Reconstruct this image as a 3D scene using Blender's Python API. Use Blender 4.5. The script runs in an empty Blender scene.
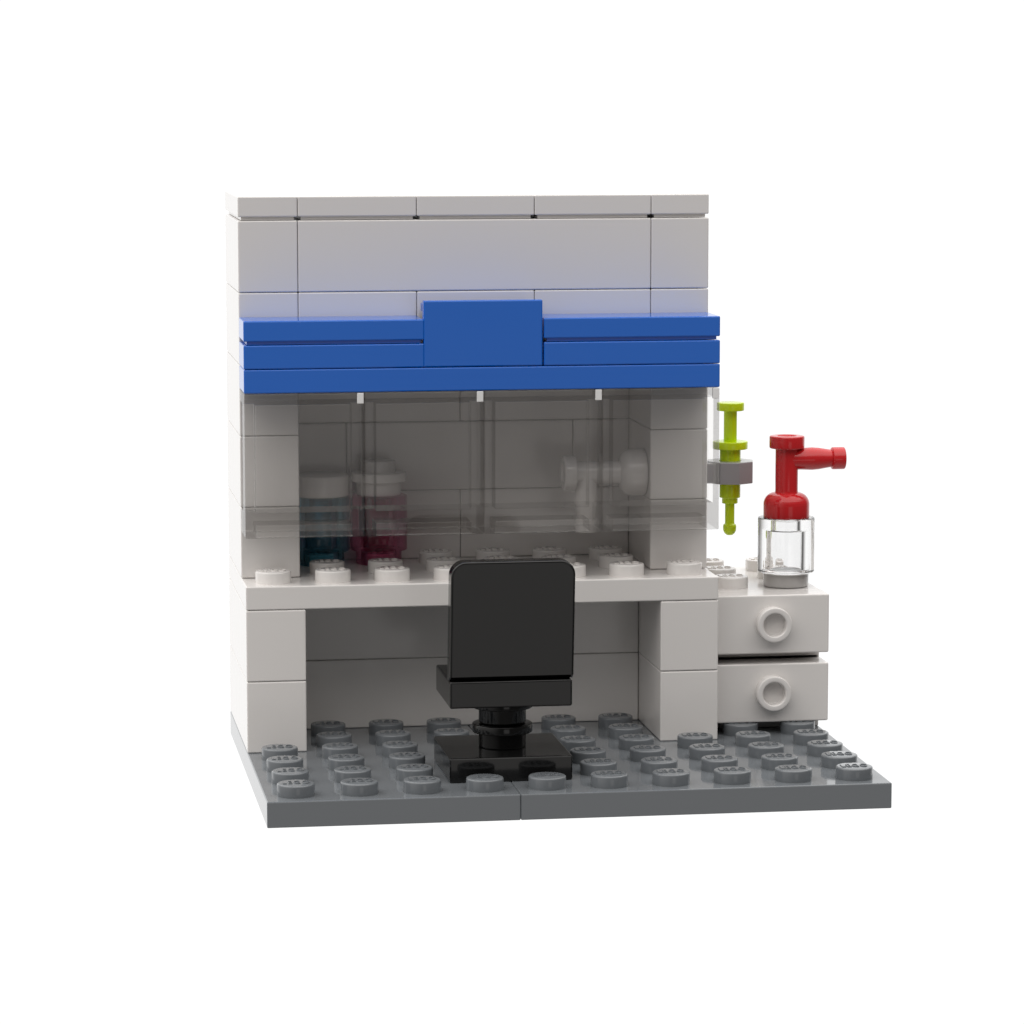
import bpy, bmesh, math
from mathutils import Matrix, Vector

# one unit = the pitch between two studs; plate = 0.4 high, brick = 1.2 high
scene = bpy.context.scene
COL = scene.collection
PI = math.pi

# ------------------------------------------------------------------ materials
def plastic(name, color, rough=0.12, spec=0.5, bump=0.0):
    m = bpy.data.materials.new(name); m.use_nodes = True
    nt = m.node_tree; b = nt.nodes['Principled BSDF']
    b.inputs['Base Color'].default_value = (*color, 1)
    b.inputs['Specular IOR Level'].default_value = spec
    tc = nt.nodes.new('ShaderNodeTexCoord')
    nz = nt.nodes.new('ShaderNodeTexNoise'); nz.inputs['Scale'].default_value = 2.3; nz.inputs['Detail'].default_value = 3
    mr = nt.nodes.new('ShaderNodeMapRange')
    mr.inputs['To Min'].default_value = rough * 0.85; mr.inputs['To Max'].default_value = rough * 1.15
    nt.links.new(tc.outputs['Object'], nz.inputs['Vector'])
    nt.links.new(nz.outputs['Fac'], mr.inputs['Value'])
    nt.links.new(mr.outputs['Result'], b.inputs['Roughness'])
    return m

def clear(name, color, ior=1.5, rough=0.0, dens=0.0, straight=0.0):
    m = bpy.data.materials.new(name); m.use_nodes = True
    nt = m.node_tree; b = nt.nodes['Principled BSDF']
    b.inputs['Base Color'].default_value = (*color, 1)
    b.inputs['Roughness'].default_value = rough
    b.inputs['IOR'].default_value = ior
    b.inputs['Transmission Weight'].default_value = 1.0
    if straight:                                                  # thin parts: mirror-like surface over nearly unbent light
        col = (*color, 1)
        tr = nt.nodes.new('ShaderNodeBsdfTransparent'); tr.inputs['Color'].default_value = col
        rf = nt.nodes.new('ShaderNodeBsdfRefraction'); rf.inputs['Color'].default_value = col
        rf.inputs['IOR'].default_value = 1.1; rf.inputs['Roughness'].default_value = 0.0
        gl = nt.nodes.new('ShaderNodeBsdfGlossy'); gl.inputs['Roughness'].default_value = 0.0
        fr = nt.nodes.new('ShaderNodeFresnel'); fr.inputs['IOR'].default_value = ior
        m1 = nt.nodes.new('ShaderNodeMixShader'); m1.inputs['Fac'].default_value = straight
        m2 = nt.nodes.new('ShaderNodeMixShader')
        nt.links.new(rf.outputs[0], m1.inputs[1]); nt.links.new(tr.outputs[0], m1.inputs[2])
        lim = nt.nodes.new('ShaderNodeMath'); lim.operation = 'MINIMUM'; lim.inputs[1].default_value = 0.42
        nt.links.new(fr.outputs[0], lim.inputs[0]); nt.links.new(lim.outputs[0], m2.inputs['Fac'])
        nt.links.new(m1.outputs[0], m2.inputs[1]); nt.links.new(gl.outputs[0], m2.inputs[2])
        nt.links.new(m2.outputs[0], nt.nodes['Material Output'].inputs['Surface'])
    if dens:                                                      # thick parts look greyer than thin ones
        va = nt.nodes.new('ShaderNodeVolumeAbsorption'); va.inputs['Color'].default_value = (0.5, 0.49, 0.48, 1)
        va.inputs['Density'].default_value = dens
        nt.links.new(va.outputs[0], nt.nodes['Material Output'].inputs['Volume'])
    return m

WHITE = plastic('white_plastic', (0.73, 0.708, 0.69), 0.14)
GLINT = plastic('painted_glint_white', (0.80, 0.80, 0.80), 0.05)  # white that stands in for refracted glints at the panel joints
BLUE = plastic('blue_plastic', (0.004, 0.122, 0.56), 0.10)
DARK = plastic('dark_grey_plastic', (0.148, 0.160, 0.172), 0.08)
BLACK = plastic('black_plastic', (0.005, 0.005, 0.005), 0.10)
RED = plastic('red_plastic', (0.57, 0.018, 0.022), 0.10)
LIME = plastic('lime_plastic', (0.57, 0.76, 0.008), 0.15)
GREY = plastic('light_grey_plastic', (0.33, 0.33, 0.34), 0.15)
GLASS = clear('clear_plastic', (0.97, 0.97, 0.97))
PANE = clear('window_clear_plastic', (0.985, 0.98, 0.975), 1.5, dens=0.05, straight=0.93)
FOOT = plastic('foot_refraction_grey', (0.62, 0.60, 0.585), 0.08)  # pale grey imitates the stud seen refracted through the jar foot
FOOT.node_tree.nodes['Principled BSDF'].inputs['Transmission Weight'].default_value = 0.35
AQUA = clear('transparent_light_blue_plastic', (0.60, 0.89, 0.97), straight=0.85)
PINK = clear('transparent_pink_plastic', (0.99, 0.62, 0.77), straight=0.85)

# ------------------------------------------------------------------ mesh helpers
def finish(name, bm, mat, parent=None, smooth=None, recalc=True):
    if recalc:
        bmesh.ops.recalc_face_normals(bm, faces=bm.faces)
    me = bpy.data.meshes.new(name); bm.to_mesh(me); bm.free()
    me.materials.append(mat)
    if smooth is not None:
        for p in me.polygons: p.use_smooth = True
        me.set_sharp_from_angle(angle=math.radians(smooth))
    o = bpy.data.objects.new(name, me); COL.objects.link(o)
    o.parent = parent
    return o

def add_box(bm, x0, x1, y0, y1, z0, z1, bev=0.02, seg=2, gap=0.004):
    t = bmesh.new()
    x0 += gap; x1 -= gap; y0 += gap; y1 -= gap; z0 += gap; z1 -= gap
    vs = [t.verts.new((x, y, z)) for x in (x0, x1) for y in (y0, y1) for z in (z0, z1)]
    for f in ((0,1,3,2),(4,6,7,5),(0,4,5,1),(2,3,7,6),(0,2,6,4),(1,5,7,3)):
        t.faces.new([vs[i] for i in f])
    bmesh.ops.recalc_face_normals(t, faces=t.faces)
    if bev:
        bmesh.ops.bevel(t, geom=t.edges[:], offset=bev, segments=seg, profile=0.5, affect='EDGES')
    merge(bm, t)

def merge(bm, t, mat=None):
    me = bpy.data.meshes.new('tmp'); t.to_mesh(me); t.free()
    if mat is not None: me.transform(mat)
    bm.from_mesh(me); bpy.data.meshes.remove(me)

def add_lathe(bm, prof, seg=48, mat=None):
    """prof: list of (r, z) from bottom axis to top axis, closed on the axis with r = 0"""
    t = bmesh.new(); rings = []
    for r, z in prof:
        if r < 1e-6: rings.append([t.verts.new((0, 0, z))])
        else: rings.append([t.verts.new((r*math.cos(2*PI*k/seg), r*math.sin(2*PI*k/seg), z)) for k in range(seg)])
    for a, b in zip(rings, rings[1:]):
        for k in range(seg):
            q = [a[k % len(a)], a[(k+1) % len(a)], b[(k+1) % len(b)], b[k % len(b)]]
            u = []
            for v in q:
                if v not in u: u.append(v)
            if len(u) > 2: t.faces.new(u)
    bmesh.ops.recalc_face_normals(t, faces=t.faces)
    merge(bm, t, mat)

def rnd(prof, r=0.02, n=3):
    """round the corners of a lathe profile"""
    out = [prof[0]]
    for i in range(1, len(prof)-1):
        p, c, q = Vector(prof[i-1]), Vector(prof[i]), Vector(prof[i+1])
        a, b = (p-c), (q-c)
        rr = min(r, a.length*0.45, b.length*0.45)
        if c.x < 1e-6 or rr < 1e-4: out.append(tuple(c)); continue
        A = c + a.normalized()*rr; B = c + b.normalized()*rr
        for k in range(n+1):
            s = k/n
            out.append(tuple(A*(1-s)**2 + c*2*s*(1-s) + B*s*s))
    out.append(prof[-1])
    return out

def add_cells(bm, xs, ys, zs, solid, bev=0.0):
    """union of grid cells as one closed surface; solid(i, j, k) says which cells are filled"""
    t = bmesh.new(); V = {}
    nx, ny, nz = len(xs)-1, len(ys)-1, len(zs)-1
    def v(i, j, k):
        if (i, j, k) not in V: V[i, j, k] = t.verts.new((xs[i], ys[j], zs[k]))
        return V[i, j, k]
    def s(i, j, k): return 0 <= i < nx and 0 <= j < ny and 0 <= k < nz and solid(i, j, k)
    for i in range(nx):
        for j in range(ny):
            for k in range(nz):
                if not s(i, j, k): continue
                a, b, c = i+1, j+1, k+1
                if not s(i-1,j,k): t.faces.new((v(i,j,k), v(i,j,c), v(i,b,c), v(i,b,k)))
                if not s(i+1,j,k): t.faces.new((v(a,j,k), v(a,b,k), v(a,b,c), v(a,j,c)))
                if not s(i,j-1,k): t.faces.new((v(i,j,k), v(a,j,k), v(a,j,c), v(i,j,c)))
                if not s(i,j+1,k): t.faces.new((v(i,b,k), v(i,b,c), v(a,b,c), v(a,b,k)))
                if not s(i,j,k-1): t.faces.new((v(i,j,k), v(i,b,k), v(a,b,k), v(a,j,k)))
                if not s(i,j,k+1): t.faces.new((v(i,j,c), v(a,j,c), v(a,b,c), v(i,b,c)))
    bmesh.ops.dissolve_limit(t, angle_limit=0.01, verts=t.verts[:], edges=t.edges[:])
    bmesh.ops.recalc_face_normals(t, faces=t.faces)
    if bev:
        es = [e for e in t.edges if len(e.link_faces) == 2 and e.calc_face_angle(0) > 0.5]
        bmesh.ops.bevel(t, geom=es, offset=bev, segments=2, profile=0.5, affect='EDGES')
    merge(bm, t)

def box(name, mat, parent, *b, **k):
    bm = bmesh.new(); add_box(bm, *b, **k); return finish(name, bm, mat, parent, recalc=False)

def lathe(name, mat, parent, prof, at=(0,0,0), seg=48, smooth=35, mat4=None, r=0.018):
    bm = bmesh.new(); add_lathe(bm, rnd(prof, r), seg, mat4)
    o = finish(name, bm, mat, parent, smooth, recalc=False); o.location = at
    return o

def thing(name, label, cat, loc=(0,0,0), group=None):
    o = bpy.data.objects.new(name, None); COL.objects.link(o)
    o.location = loc; o.empty_display_size = 0.3
    o['label'] = label; o['category'] = cat
    if group: o['group'] = group
    return o

# ------------------------------------------------------------------ stud with its raised lettering
def stud_mesh(mat):
    bm = bmesh.new()
    add_lathe(bm, rnd([(0.0, -0.02), (0.30, -0.02), (0.30, 0.2), (0.0, 0.2)], 0.03, 3), 40)
    c = bpy.data.curves.new('lettering', 'FONT'); c.body = 'LEGO'
    c.align_x = 'CENTER'; c.align_y = 'CENTER'; c.size = 0.20; c.extrude = 0.010; c.offset = -0.004; c.space_character = 1.06
    c.resolution_u = 3
    o = bpy.data.objects.new('lettering', c)
    me = bpy.data.meshes.new_from_object(o)
    bpy.data.objects.remove(o); bpy.data.curves.remove(c)
    xs = [v.co.x for v in me.vertices]; ys = [v.co.y for v in me.vertices]
    cx, cy = (min(xs)+max(xs))/2, (min(ys)+max(ys))/2
    me.transform(Matrix.Diagonal((0.43/(max(xs)-min(xs)), 0.20/(max(ys)-min(ys)), 1, 1)) @ Matrix.Translation((-cx, -cy, 0.206)))
    bm.from_mesh(me); bpy.data.meshes.remove(me)
    out = bpy.data.meshes.new('stud'); bm.to_mesh(out); bm.free()
    out.materials.append(mat)
    for p in out.polygons: p.use_smooth = True
    out.set_sharp_from_angle(angle=math.radians(35))
    return out

STUD_D = stud_mesh(DARK); STUD_W = stud_mesh(WHITE)

def stud(mesh, parent, x, y, z):
    o = bpy.data.objects.new('stud', mesh); COL.objects.link(o)
    o.parent = parent; o.location = (x, y, z)
    return o

# ------------------------------------------------------------------ base plates
def base(x0, x1, label):
    t = thing('base_plate', label, 'base plate', (x0, 0, 0))
    box('plate', DARK, t, 0.002, x1-x0-0.002, -0.008, 8, -0.012, 0.402, bev=0.018, gap=0.0)
    for i in range(x0, x1):
        for j in range(8):
            x, y = i+0.5, j+0.5
            if y > 4 and (x < 1 or 7 < x < 8): continue            # under the bench sides
            if y > 6 and x < 8: continue                          # under the rear wall
            if y > 5 and x > 8: continue                          # under the drawer cabinet
            if 3 < x < 5 and 1 < y < 3: continue                  # under the chair foot
            stud(STUD_D, t, x-x0, y, 0.394)
base(0, 4, 'dark grey studded base plate, the narrower section under the left of the bench')
base(4, 10, 'dark grey studded base plate, the wider section reaching right under the drawers')

# ------------------------------------------------------------------ bench
bench = thing('workbench', 'white brick workbench with open knee space and studded worktop behind the black chair', 'workbench', (0, 4, 0.4))
def part(t, name, mat, x0, x1, y0, y1, z0, z1, **k):
    l = t.location
    return box(name, mat, t, x0-l.x, x1-l.x, y0-l.y, y1-l.y, z0-l.z, z1-l.z, **k)
for z in (0.4, 1.6):
    part(bench, 'side_brick', WHITE, 0, 1, 4, 8, z, z+1.2)
    part(bench, 'side_brick', WHITE, 7, 8, 4, 8, z, z+1.2)
    part(bench, 'back_brick', WHITE, 1, 7, 6, 7, z, z+1.2)
top = part(bench, 'worktop', WHITE, 0, 8, 4, 8, 2.8, 3.2)
for i in range(8):
    for j in range(3):
        x, y = i+0.5, 4.5+j
        if j and (i in (0, 7)): continue
        stud(STUD_W, top, x, y-4, 3.194-0.4)

# ------------------------------------------------------------------ cabinet above the bench
cab = thing('laboratory_cabinet', 'tall white brick cabinet with clear front windows and blue fascia standing on the bench', 'cabinet', (0, 5, 3.2))
for z in (3.2, 4.4, 5.6):
    part(cab, 'side_brick', WHITE, 0, 1, 5, 8, z, z+1.2)
    part(cab, 'side_brick', WHITE, 7, 8, 5, 8, z, z+1.2)
for z, cuts in ((3.2, (1, 4, 7)), (4.4, (1, 2, 6, 7)), (5.6, (1, 4, 7))):
    for a, b in zip(cuts, cuts[1:]):
        part(cab, 'back_brick', WHITE, a, b, 7, 8, z, z+1.2)
for cuts, z0, z1 in (((0, 1, 3, 5, 7, 8), 6.8, 8.0), ((0, 1, 7, 8), 8.0, 9.2)):
    for a, b in zip(cuts, cuts[1:]):
        part(cab, 'wall_brick', WHITE, a, b, 5, 8, z0, z1)

def tile(t, name, mat, x0, x1, y0, y1, z0, z1):
    """flat tile with the small step round its foot"""
    l = t.location; bm = bmesh.new()
    add_box(bm, x0-l.x, x1-l.x, y0-l.y, y1-l.y, z0+0.055-l.z, z1-l.z)
    add_box(bm, x0+0.055-l.x, x1-0.055-l.x, y0+0.055-l.y, y1-0.055-l.y, z0-l.z, z0+0.08-l.z, bev=0)
    return finish(name, bm, mat, t, recalc=False)
for a, b in zip((0, 1, 3, 5, 7), (1, 3, 5, 7, 8)):
    tile(cab, 'top_tile', WHITE, a, b, 5, 8, 9.2, 9.6)
part(cab, 'fascia_plate', BLUE, 0, 8, 4, 5, 6.4, 6.8)
for a, b in ((0, 3), (5, 8)):
    part(cab, 'fascia_plate', BLUE, a, b, 4, 5, 6.8, 7.2)
    tile(cab, 'fascia_tile', BLUE, a, b, 4, 5, 7.2, 7.6)
# the raised blank blue sign in the middle: upright face, its clip behind and the white bracket that carries it
sg = part(cab, 'sign_panel', BLUE, 2.985, 4.985, 4.0, 4.20, 6.802, 7.905)
l = cab.location
bm = bmesh.new(); add_box(bm, 3.04, 4.96, 4.22-l.y, 4.90-l.y, 7.67-l.z, 7.82-l.z)
finish('sign_clip', bm, BLUE, cab, recalc=False)
bm = bmesh.new()
add_box(bm, 3.06, 4.94, 4.21-l.y, 4.55-l.y, 6.81-l.z, 7.665-l.z)
finish('sign_bracket', bm, WHITE, cab, recalc=False)

# clear window panels: hollow boxes open at the back, recessed underneath
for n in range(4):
    g = 0.008
    xs = [2*n+g, 2*n+0.2, 2*n+1.8, 2*n+2-g]
    ys = [4.0+g-l.y, 4.16-l.y, 4.5-l.y, 4.8-l.y, 5.0-0.012-l.y]
    zs = [4.0-l.z, 4.2-l.z, 4.4-l.z, 6.2-l.z, 6.4-g-l.z]
    def solid(i, j, k):
        if k == 0: return not (i == 1 and 1 <= j <= 2)            # recess under the foot
        if k == 2: return j == 0 or (j == 1 and i != 1)           # thin pane with a rib at each end
        return True
    bm = bmesh.new(); add_cells(bm, xs, ys, zs, solid, bev=0.014)
    wp = finish('window_panel', bm, PANE, cab, recalc=False)
    # white block added in the upper corner to imitate a refracted highlight
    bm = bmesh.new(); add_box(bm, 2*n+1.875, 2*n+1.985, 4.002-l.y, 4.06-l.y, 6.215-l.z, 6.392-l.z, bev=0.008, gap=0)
    finish('corner_glint', bm, GLINT, wp, recalc=False)

# ------------------------------------------------------------------ drawer cabinet
dc = thing('drawer_cabinet', 'low white cabinet with two round-knobbed drawers right of the bench', 'drawer cabinet', (8.025, 4.4, 0.4))
bm = bmesh.new()
add_cells(bm, [0.008, 0.04, 1.93, 1.965], [0.6, 2.2, 3.47, 3.59], [0.006, 0.12, 1.245, 1.36, 2.27, 2.394],
          lambda i, j, k: i in (0, 2) or j == 2 or k in (0, 2, 4), bev=0.015)
finish('case', bm, WHITE, dc, recalc=False)
for z in (0.60, 1.785):
    bm = bmesh.new()
    h = z-0.4
    add_box(bm, 0.0, 1.995, 0.0, 0.592, h, h+1.018, bev=0.028, seg=3)
    add_box(bm, 0.15, 1.85, 0.58, 2.1, h+0.1, h+0.6, bev=0.0)
    d = finish('drawer', bm, WHITE, dc, recalc=False)
    # hollow round knob pointing forward
    bm = bmesh.new()
    M = Matrix.Translation((1.0, 0.02, h+0.525)) @ Matrix.Rotation(PI/2, 4, 'X')
    add_lathe(bm, rnd([(0.0, 0.0), (0.30, 0.0), (0.30, 0.225), (0.20, 0.225), (0.20, 0.022), (0.0, 0.022)], 0.026, 4), 48, M)
    finish('knob', bm, WHITE, d, 35, recalc=False)
for x, y in ((0.5, 1.1), (0.5, 2.1), (0.5, 3.1), (1.475, 1.1), (1.5, 2.1), (1.5, 3.1)):
    stud(STUD_W, dc, x, y, 2.39)

# ------------------------------------------------------------------ chair
ch = thing('swivel_chair', 'black swivel chair with square foot seen from behind, facing the bench', 'chair', (4, 2, 0.4))
bm = bmesh.new()
add_cells(bm, [-0.992, -0.85, 0.85, 0.992], [-0.992, -0.85, 0.85, 0.992], [0.006, 0.30, 0.4],
          lambda i, j, k: True, bev=0.022)
finish('foot', bm, BLACK, ch, recalc=False)
for z in (0.4, 0.8):
    lathe('post_collar', BLACK, ch, [(0, 0), (0.385, 0), (0.385, 0.24), (0.49, 0.24), (0.49, 0.385), (0.30, 0.385), (0.30, 0.43), (0, 0.43)], (0, 0, z), r=0.02)
box('seat', BLACK, ch, -0.992, 0.992, -1.0, 0.74, 1.2, 1.64, bev=0.03, seg=3)
# upright back: rounded top corners, leaning slightly backwards
bm = bmesh.new()
w, h, r, th = 0.998, 1.925, 0.24, 0.34
pts = [(-w, 0.0), (w, 0.0)]
for k in range(15): a = k/14*PI/2; pts.append((w-r+r*math.cos(a), h-r+r*math.sin(a)))
for k in range(15): a = PI/2+k/14*PI/2; pts.append((-w+r+r*math.cos(a), h-r+r*math.sin(a)))
f = [bm.verts.new((x, 0, z)) for x, z in pts]; b = [bm.verts.new((x, th, z)) for x, z in pts]
bm.faces.new(f); bm.faces.new(b[::-1])
n = len(pts)
for k in range(n): bm.faces.new((f[k], b[k], b[(k+1) % n], f[(k+1) % n]))
bmesh.ops.recalc_face_normals(bm, faces=bm.faces)
es = [e for e in bm.edges if abs(e.verts[0].co.y-e.verts[1].co.y) < 1e-5]
bmesh.ops.bevel(bm, geom=es, offset=0.035, segments=3, profile=0.5, affect='EDGES')
bmesh.ops.bisect_plane(bm, geom=bm.verts[:]+bm.edges[:]+bm.faces[:], plane_co=(0, 0, 0.078), plane_no=(0, 0, 1))
for v in bm.verts:
    if v.co.z < 0.078 and v.co.y < th/2: v.co.y += (0.078-v.co.z)*1.6   # undercut where the back meets the seat
    v.co.x = v.co.x*1.002 + 0.008 + 0.028*v.co.z/h
    v.co.y -= 0.02*v.co.z
bk = finish('backrest', bm, BLACK, ch, None, recalc=False); bk.location = (0, -1.0, 1.636)

# ------------------------------------------------------------------ tap shape shared by the dispenser pump and the faucet
DOME = [(0, 0), (0.40, 0)] + [(0.20+0.20*math.cos(a), 0.225+0.205*math.sin(a)) for a in [k/8*PI/2 for k in range(9)]] + [(0, 0.43)]
STEM = [(0, 0.38), (0.21, 0.38), (0.197, 0.46), (0.197, 1.22), (0, 1.22)]
DISC = [(0, 1.197), (0.305, 1.197), (0.305, 1.415), (0.17, 1.415), (0.15, 1.385), (0, 1.385)]
NOZ = [(0, 0.05), (0.185, 0.05), (0.188, 0.25), (0.197, 0.45), (0.188, 0.56), (0.165, 0.70), (0.15, 0.80), (0, 0.80)]
TIP = [(0, 0.785), (0.15, 0.785), (0.193, 0.80), (0.193, 1.02), (0.12, 1.02), (0.105, 0.95), (0, 0.95)]
def tap(t, mat, M, names):
    X = Matrix.Translation((0, 0, 1.008)) @ Matrix.Rotation(PI/2, 4, 'Y')
    lathe(names[0], mat, t, DOME, mat4=M, r=0.004)
    lathe(names[1], mat, t, STEM, mat4=M, r=0.004)
    lathe(names[2], mat, t, DISC, mat4=M, r=0.03)
    nz = lathe(names[3], mat, t, NOZ, mat4=M @ X, r=0.004)
    lathe('nozzle_tip', mat, nz, TIP, mat4=M @ X, r=0.02)

# ------------------------------------------------------------------ round transparent jar
def jar(name, mat, t):
    # outer skin with the socket below; a sealed hollow inside
    bm = bmesh.new()
    add_lathe(bm, rnd([(0, 0.235), (0.308, 0.235), (0.308, 0.004), (0.395, 0.004), (0.395, 0.235), (0.492, 0.25), (0.492, 1.194), (0.0, 1.194)], 0.02), 64)
    t2 = bmesh.new()
    add_lathe(t2, rnd([(0, 0.29), (0.275, 0.29), (0.275, 0.97), (0.20, 0.97), (0.20, 1.14), (0.0, 1.14)], 0.012), 64)
    bmesh.ops.reverse_faces(t2, faces=t2.faces)
    merge(bm, t2)
    o = finish(name, bm, mat, t, 35, recalc=False)
    if mat is GLASS:
        o.data.materials.append(FOOT)
        for p in o.data.polygons:
            if p.center.z < 0.236: p.material_index = 1
    return o

sd = thing('soap_dispenser', 'clear round jar topped by a red pump tap, standing on the drawer cabinet', 'dispenser', (9.5, 5.5, 2.8))
jar('jar', GLASS, sd)
tap(sd, RED, Matrix.Translation((0, 0, 1.196)), ('pump_base', 'pump_stem', 'pump_button', 'nozzle'))

# ------------------------------------------------------------------ bottles behind the window
bt = thing('bottle', 'transparent light blue bottle with flat white lid beside the left cabinet side', 'bottle', (1.5, 6.5, 3.2), 'bottles on the bench behind the window')
jar('body', AQUA, bt)
lathe('lid', WHITE, bt, [(0, 1.2), (0.49, 1.2), (0.49, 1.57), (0, 1.57)], r=0.03)
bt = thing('bottle', 'transparent pink bottle with stepped white lid and small top knob', 'bottle', (2.5, 6.5, 3.2), 'bottles on the bench behind the window')
jar('body', PINK, bt)
ld = lathe('lid', WHITE, bt, [(0, 1.2), (0.39, 1.2), (0.39, 1.43), (0.485, 1.44), (0.485, 1.595), (0, 1.595)], r=0.02)
lathe('lid_knob', WHITE, ld, [(0, 1.58), (0.30, 1.58), (0.30, 1.80), (0, 1.80)], r=0.03)

# ------------------------------------------------------------------ faucet on the inner right side of the cabinet
fc = thing('faucet', 'white faucet sticking out sideways from the inner right side of the cabinet', 'faucet', (7.0, 5.55, 4.82))
tap(fc, WHITE, Matrix.Translation((-0.008, 0, 0)) @ Matrix.Rotation(-PI/2, 4, 'Y') @ Matrix.Rotation(PI, 4, 'Z'), ('flange', 'stem', 'knob', 'spout'))

# ------------------------------------------------------------------ syringe and the clip that holds it
SX, SY = 8.713, 6.5
cp = thing('clip_holder', 'light grey clip on the outer right side of the cabinet, gripping the lime syringe', 'clip', (8.0, SY, 4.5))
bm = bmesh.new(); add_box(bm, 0.006, 0.20, -0.49, 0.49, -0.30, 0.68)
finish('mount_plate', bm, GREY, cp, recalc=False)
bm = bmesh.new()
ang = [k*PI/4+math.radians(10) for k in range(8)]
ro, ri = 0.43, 0.205
def ring(r, z): return [bm.verts.new((SX-8.0+r*math.cos(a), r*math.sin(a), z)) for a in ang]
o0, o1, i0, i1 = ring(ro, 0.0), ring(ro, 0.385), ring(ri, 0.0), ring(ri, 0.385)
for k in range(8):
    m = (k+1) % 8
    bm.faces.new((o0[k], o0[m], o1[m], o1[k])); bm.faces.new((i0[k], i1[k], i1[m], i0[m]))
    bm.faces.new((o1[k], o1[m], i1[m], i1[k])); bm.faces.new((o0[k], i0[k], i0[m], o0[m]))
bmesh.ops.recalc_face_normals(bm, faces=bm.faces)
bmesh.ops.bevel(bm, geom=[e for e in bm.edges if e.calc_face_angle(0) > 1.0], offset=0.015, segments=2, profile=0.5, affect='EDGES')
add_box(bm, 0.19, 0.42, -0.28, 0.28, 0.01, 0.375)
finish('clip_ring', bm, GREY, cp, recalc=False)
sy = thing('syringe', 'lime green syringe held upright in the grey clip right of the cabinet', 'syringe', (SX, SY, 3.56))
z0 = 3.56
def S(*p): return [(r, z-z0) for r, z in p]
lathe('needle', LIME, sy, S((0, 3.565), (0.05, 3.568), (0.09, 3.60), (0.115, 3.65), (0.118, 3.72), (0.112, 3.755), (0.084, 3.77), (0.084, 4.17), (0.0, 4.17)), r=0.012)
lathe('barrel', LIME, sy, S((0, 4.13), (0.14, 4.13), (0.14, 4.225), (0.185, 4.235), (0.185, 5.10), (0, 5.10)), r=0.012)
lathe('finger_flange', LIME, sy, S((0, 5.09), (0.308, 5.09), (0.308, 5.225), (0, 5.225)), r=0.015)
lathe('plunger', LIME, sy, S((0, 5.21), (0.117, 5.21), (0.117, 5.76), (0.241, 5.765), (0.241, 5.905), (0, 5.905)), r=0.015)

# ------------------------------------------------------------------ light: a white surround, brighter behind, above and to the left
w = bpy.data.worlds.new('World'); scene.world = w; w.use_nodes = True
nt = w.node_tree; N = nt.nodes; L = nt.links
bg = N['Background']
tc = N.new('ShaderNodeTexCoord'); sp = N.new('ShaderNodeSeparateXYZ'); L.new(tc.outputs['Generated'], sp.inputs[0])
def ramp(sock, a, b, lo, hi):
    m = N.new('ShaderNodeMapRange'); m.interpolation_type = 'SMOOTHSTEP'
    m.inputs['From Min'].default_value = a; m.inputs['From Max'].default_value = b
    m.inputs['To Min'].default_value = lo; m.inputs['To Max'].default_value = hi
    L.new(sock, m.inputs['Value']); return m.outputs['Result']
def add(a, b):
    m = N.new('ShaderNodeMath'); m.operation = 'ADD'; L.new(a, m.inputs[0]); L.new(b, m.inputs[1]); return m.outputs[0]
def mx(a, b):
    m = N.new('ShaderNodeMath'); m.operation = 'MAXIMUM'; L.new(a, m.inputs[0]); L.new(b, m.inputs[1]); return m.outputs[0]
LEFT, BACK = 0.55, 1.06
# elevation profile of the surround seen from the front: dim round the horizon, bright overhead
el = N.new('ShaderNodeMapRange'); el.inputs['From Min'].default_value = -1; L.new(sp.outputs['Z'], el.inputs['Value'])
cr = N.new('ShaderNodeValToRGB'); cr.color_ramp.interpolation = 'EASE'
PROFILE = [(-1.0, 0.85), (-0.62, 0.32), (-0.28, 0.09), (0.36, 0.12), (0.72, 2.1), (1.0, 2.2)]
while len(cr.color_ramp.elements) < len(PROFILE): cr.color_ramp.elements.new(0.5)
for e, (z, v) in zip(cr.color_ramp.elements, PROFILE):
    e.position = (z+1)/2
for e, (z, v) in zip(cr.color_ramp.elements, PROFILE):
    e.color = (v/4, v/4, v/4, 1)
L.new(el.outputs['Result'], cr.inputs['Fac'])
dbl = N.new('ShaderNodeMath'); dbl.operation = 'MULTIPLY'; dbl.inputs[1].default_value = 4.0
L.new(cr.outputs['Color'], dbl.inputs[0])
side = N.new('ShaderNodeMath'); side.operation = 'MULTIPLY'
L.new(ramp(sp.outputs['X'], -0.2, -0.95, 0.0, LEFT), side.inputs[0]); L.new(ramp(sp.outputs['Z'], -0.4, 0.5, 0.45, 2.0), side.inputs[1])
lum = add(dbl.outputs[0], side.outputs[0])
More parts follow.
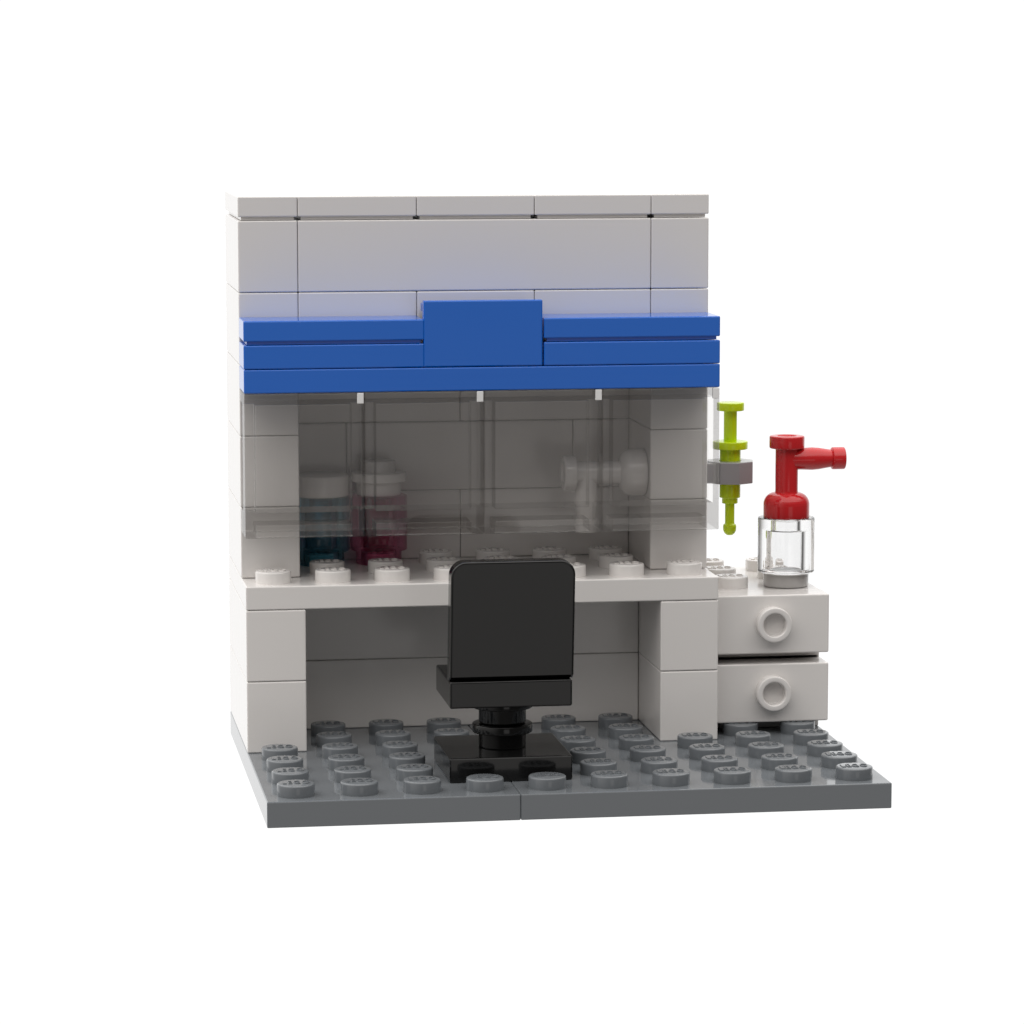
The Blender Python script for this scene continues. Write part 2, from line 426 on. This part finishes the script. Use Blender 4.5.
# a wide low softbox in front of the model
def mul(a, b):
    m = N.new('ShaderNodeMath'); m.operation = 'MULTIPLY'; L.new(a, m.inputs[0]); L.new(b, m.inputs[1]); return m.outputs[0]
soft = mul(mul(ramp(sp.outputs['X'], -0.08, 0.02, 0.0, 1.0), ramp(sp.outputs['X'], 0.36, 0.26, 0.0, 1.0)),
           mul(ramp(sp.outputs['Z'], -0.32, -0.24, 0.0, 1.0), ramp(sp.outputs['Z'], -0.01, -0.07, 0.0, 1.0)))
soft = mul(soft, ramp(sp.outputs['Y'], -0.5, -0.7, 0.0, 0.52))
lum = add(lum, soft)
lum = mx(lum, ramp(sp.outputs['Y'], 0.1, 0.75, 0.0, BACK))
cm = N.new('ShaderNodeMix'); cm.data_type = 'RGBA'
cm.inputs['A'].default_value = (1.0, 0.972, 0.945, 1); cm.inputs['B'].default_value = (1, 1, 1, 1)
L.new(ramp(sp.outputs['Y'], 0.0, 0.7, 0.0, 1.0), cm.inputs['Factor'])
L.new(cm.outputs['Result'], bg.inputs['Color']); L.new(lum, bg.inputs['Strength'])

# ------------------------------------------------------------------ camera
cam = bpy.data.cameras.new('camera'); co = bpy.data.objects.new('camera', cam); COL.objects.link(co)
px, py, pz, a, b, c, fpx = -4.309513, -54.311238, 11.778071, -0.14932778, -0.12491905, 0.00059894, 3556.12631
R = Matrix.Rotation(a, 3, 'Z') @ Matrix.Rotation(b, 3, 'X') @ Matrix.Rotation(c, 3, 'Y')
rx, fy, uz = R.col[0], R.col[1], R.col[2]
co.matrix_world = Matrix(((rx[0], uz[0], -fy[0], px), (rx[1], uz[1], -fy[1], py), (rx[2], uz[2], -fy[2], pz), (0, 0, 0, 1)))
cam.sensor_width = 36; cam.lens = fpx/1024*36; cam.clip_start = 1; cam.clip_end = 500
scene.camera = co

# the whole model is a hair taller than its nominal grid
for o in scene.objects:
    if o.parent is None and o.type == 'EMPTY':
        o.scale.z = 1.002; o.location.z *= 1.002

# ------------------------------------------------------------------ render settings
scene.view_settings.view_transform = 'Standard'; scene.view_settings.look = 'None'
scene.view_settings.exposure = 0; scene.view_settings.gamma = 1
scene.render.engine = 'CYCLES'
cy = scene.cycles
cy.use_denoising = True
cy.max_bounces = 24; cy.transmission_bounces = 24; cy.glossy_bounces = 8; cy.diffuse_bounces = 6
cy.caustics_refractive = False; cy.caustics_reflective = False; cy.blur_glossy = 0.0; cy.sample_clamp_indirect = 4.0
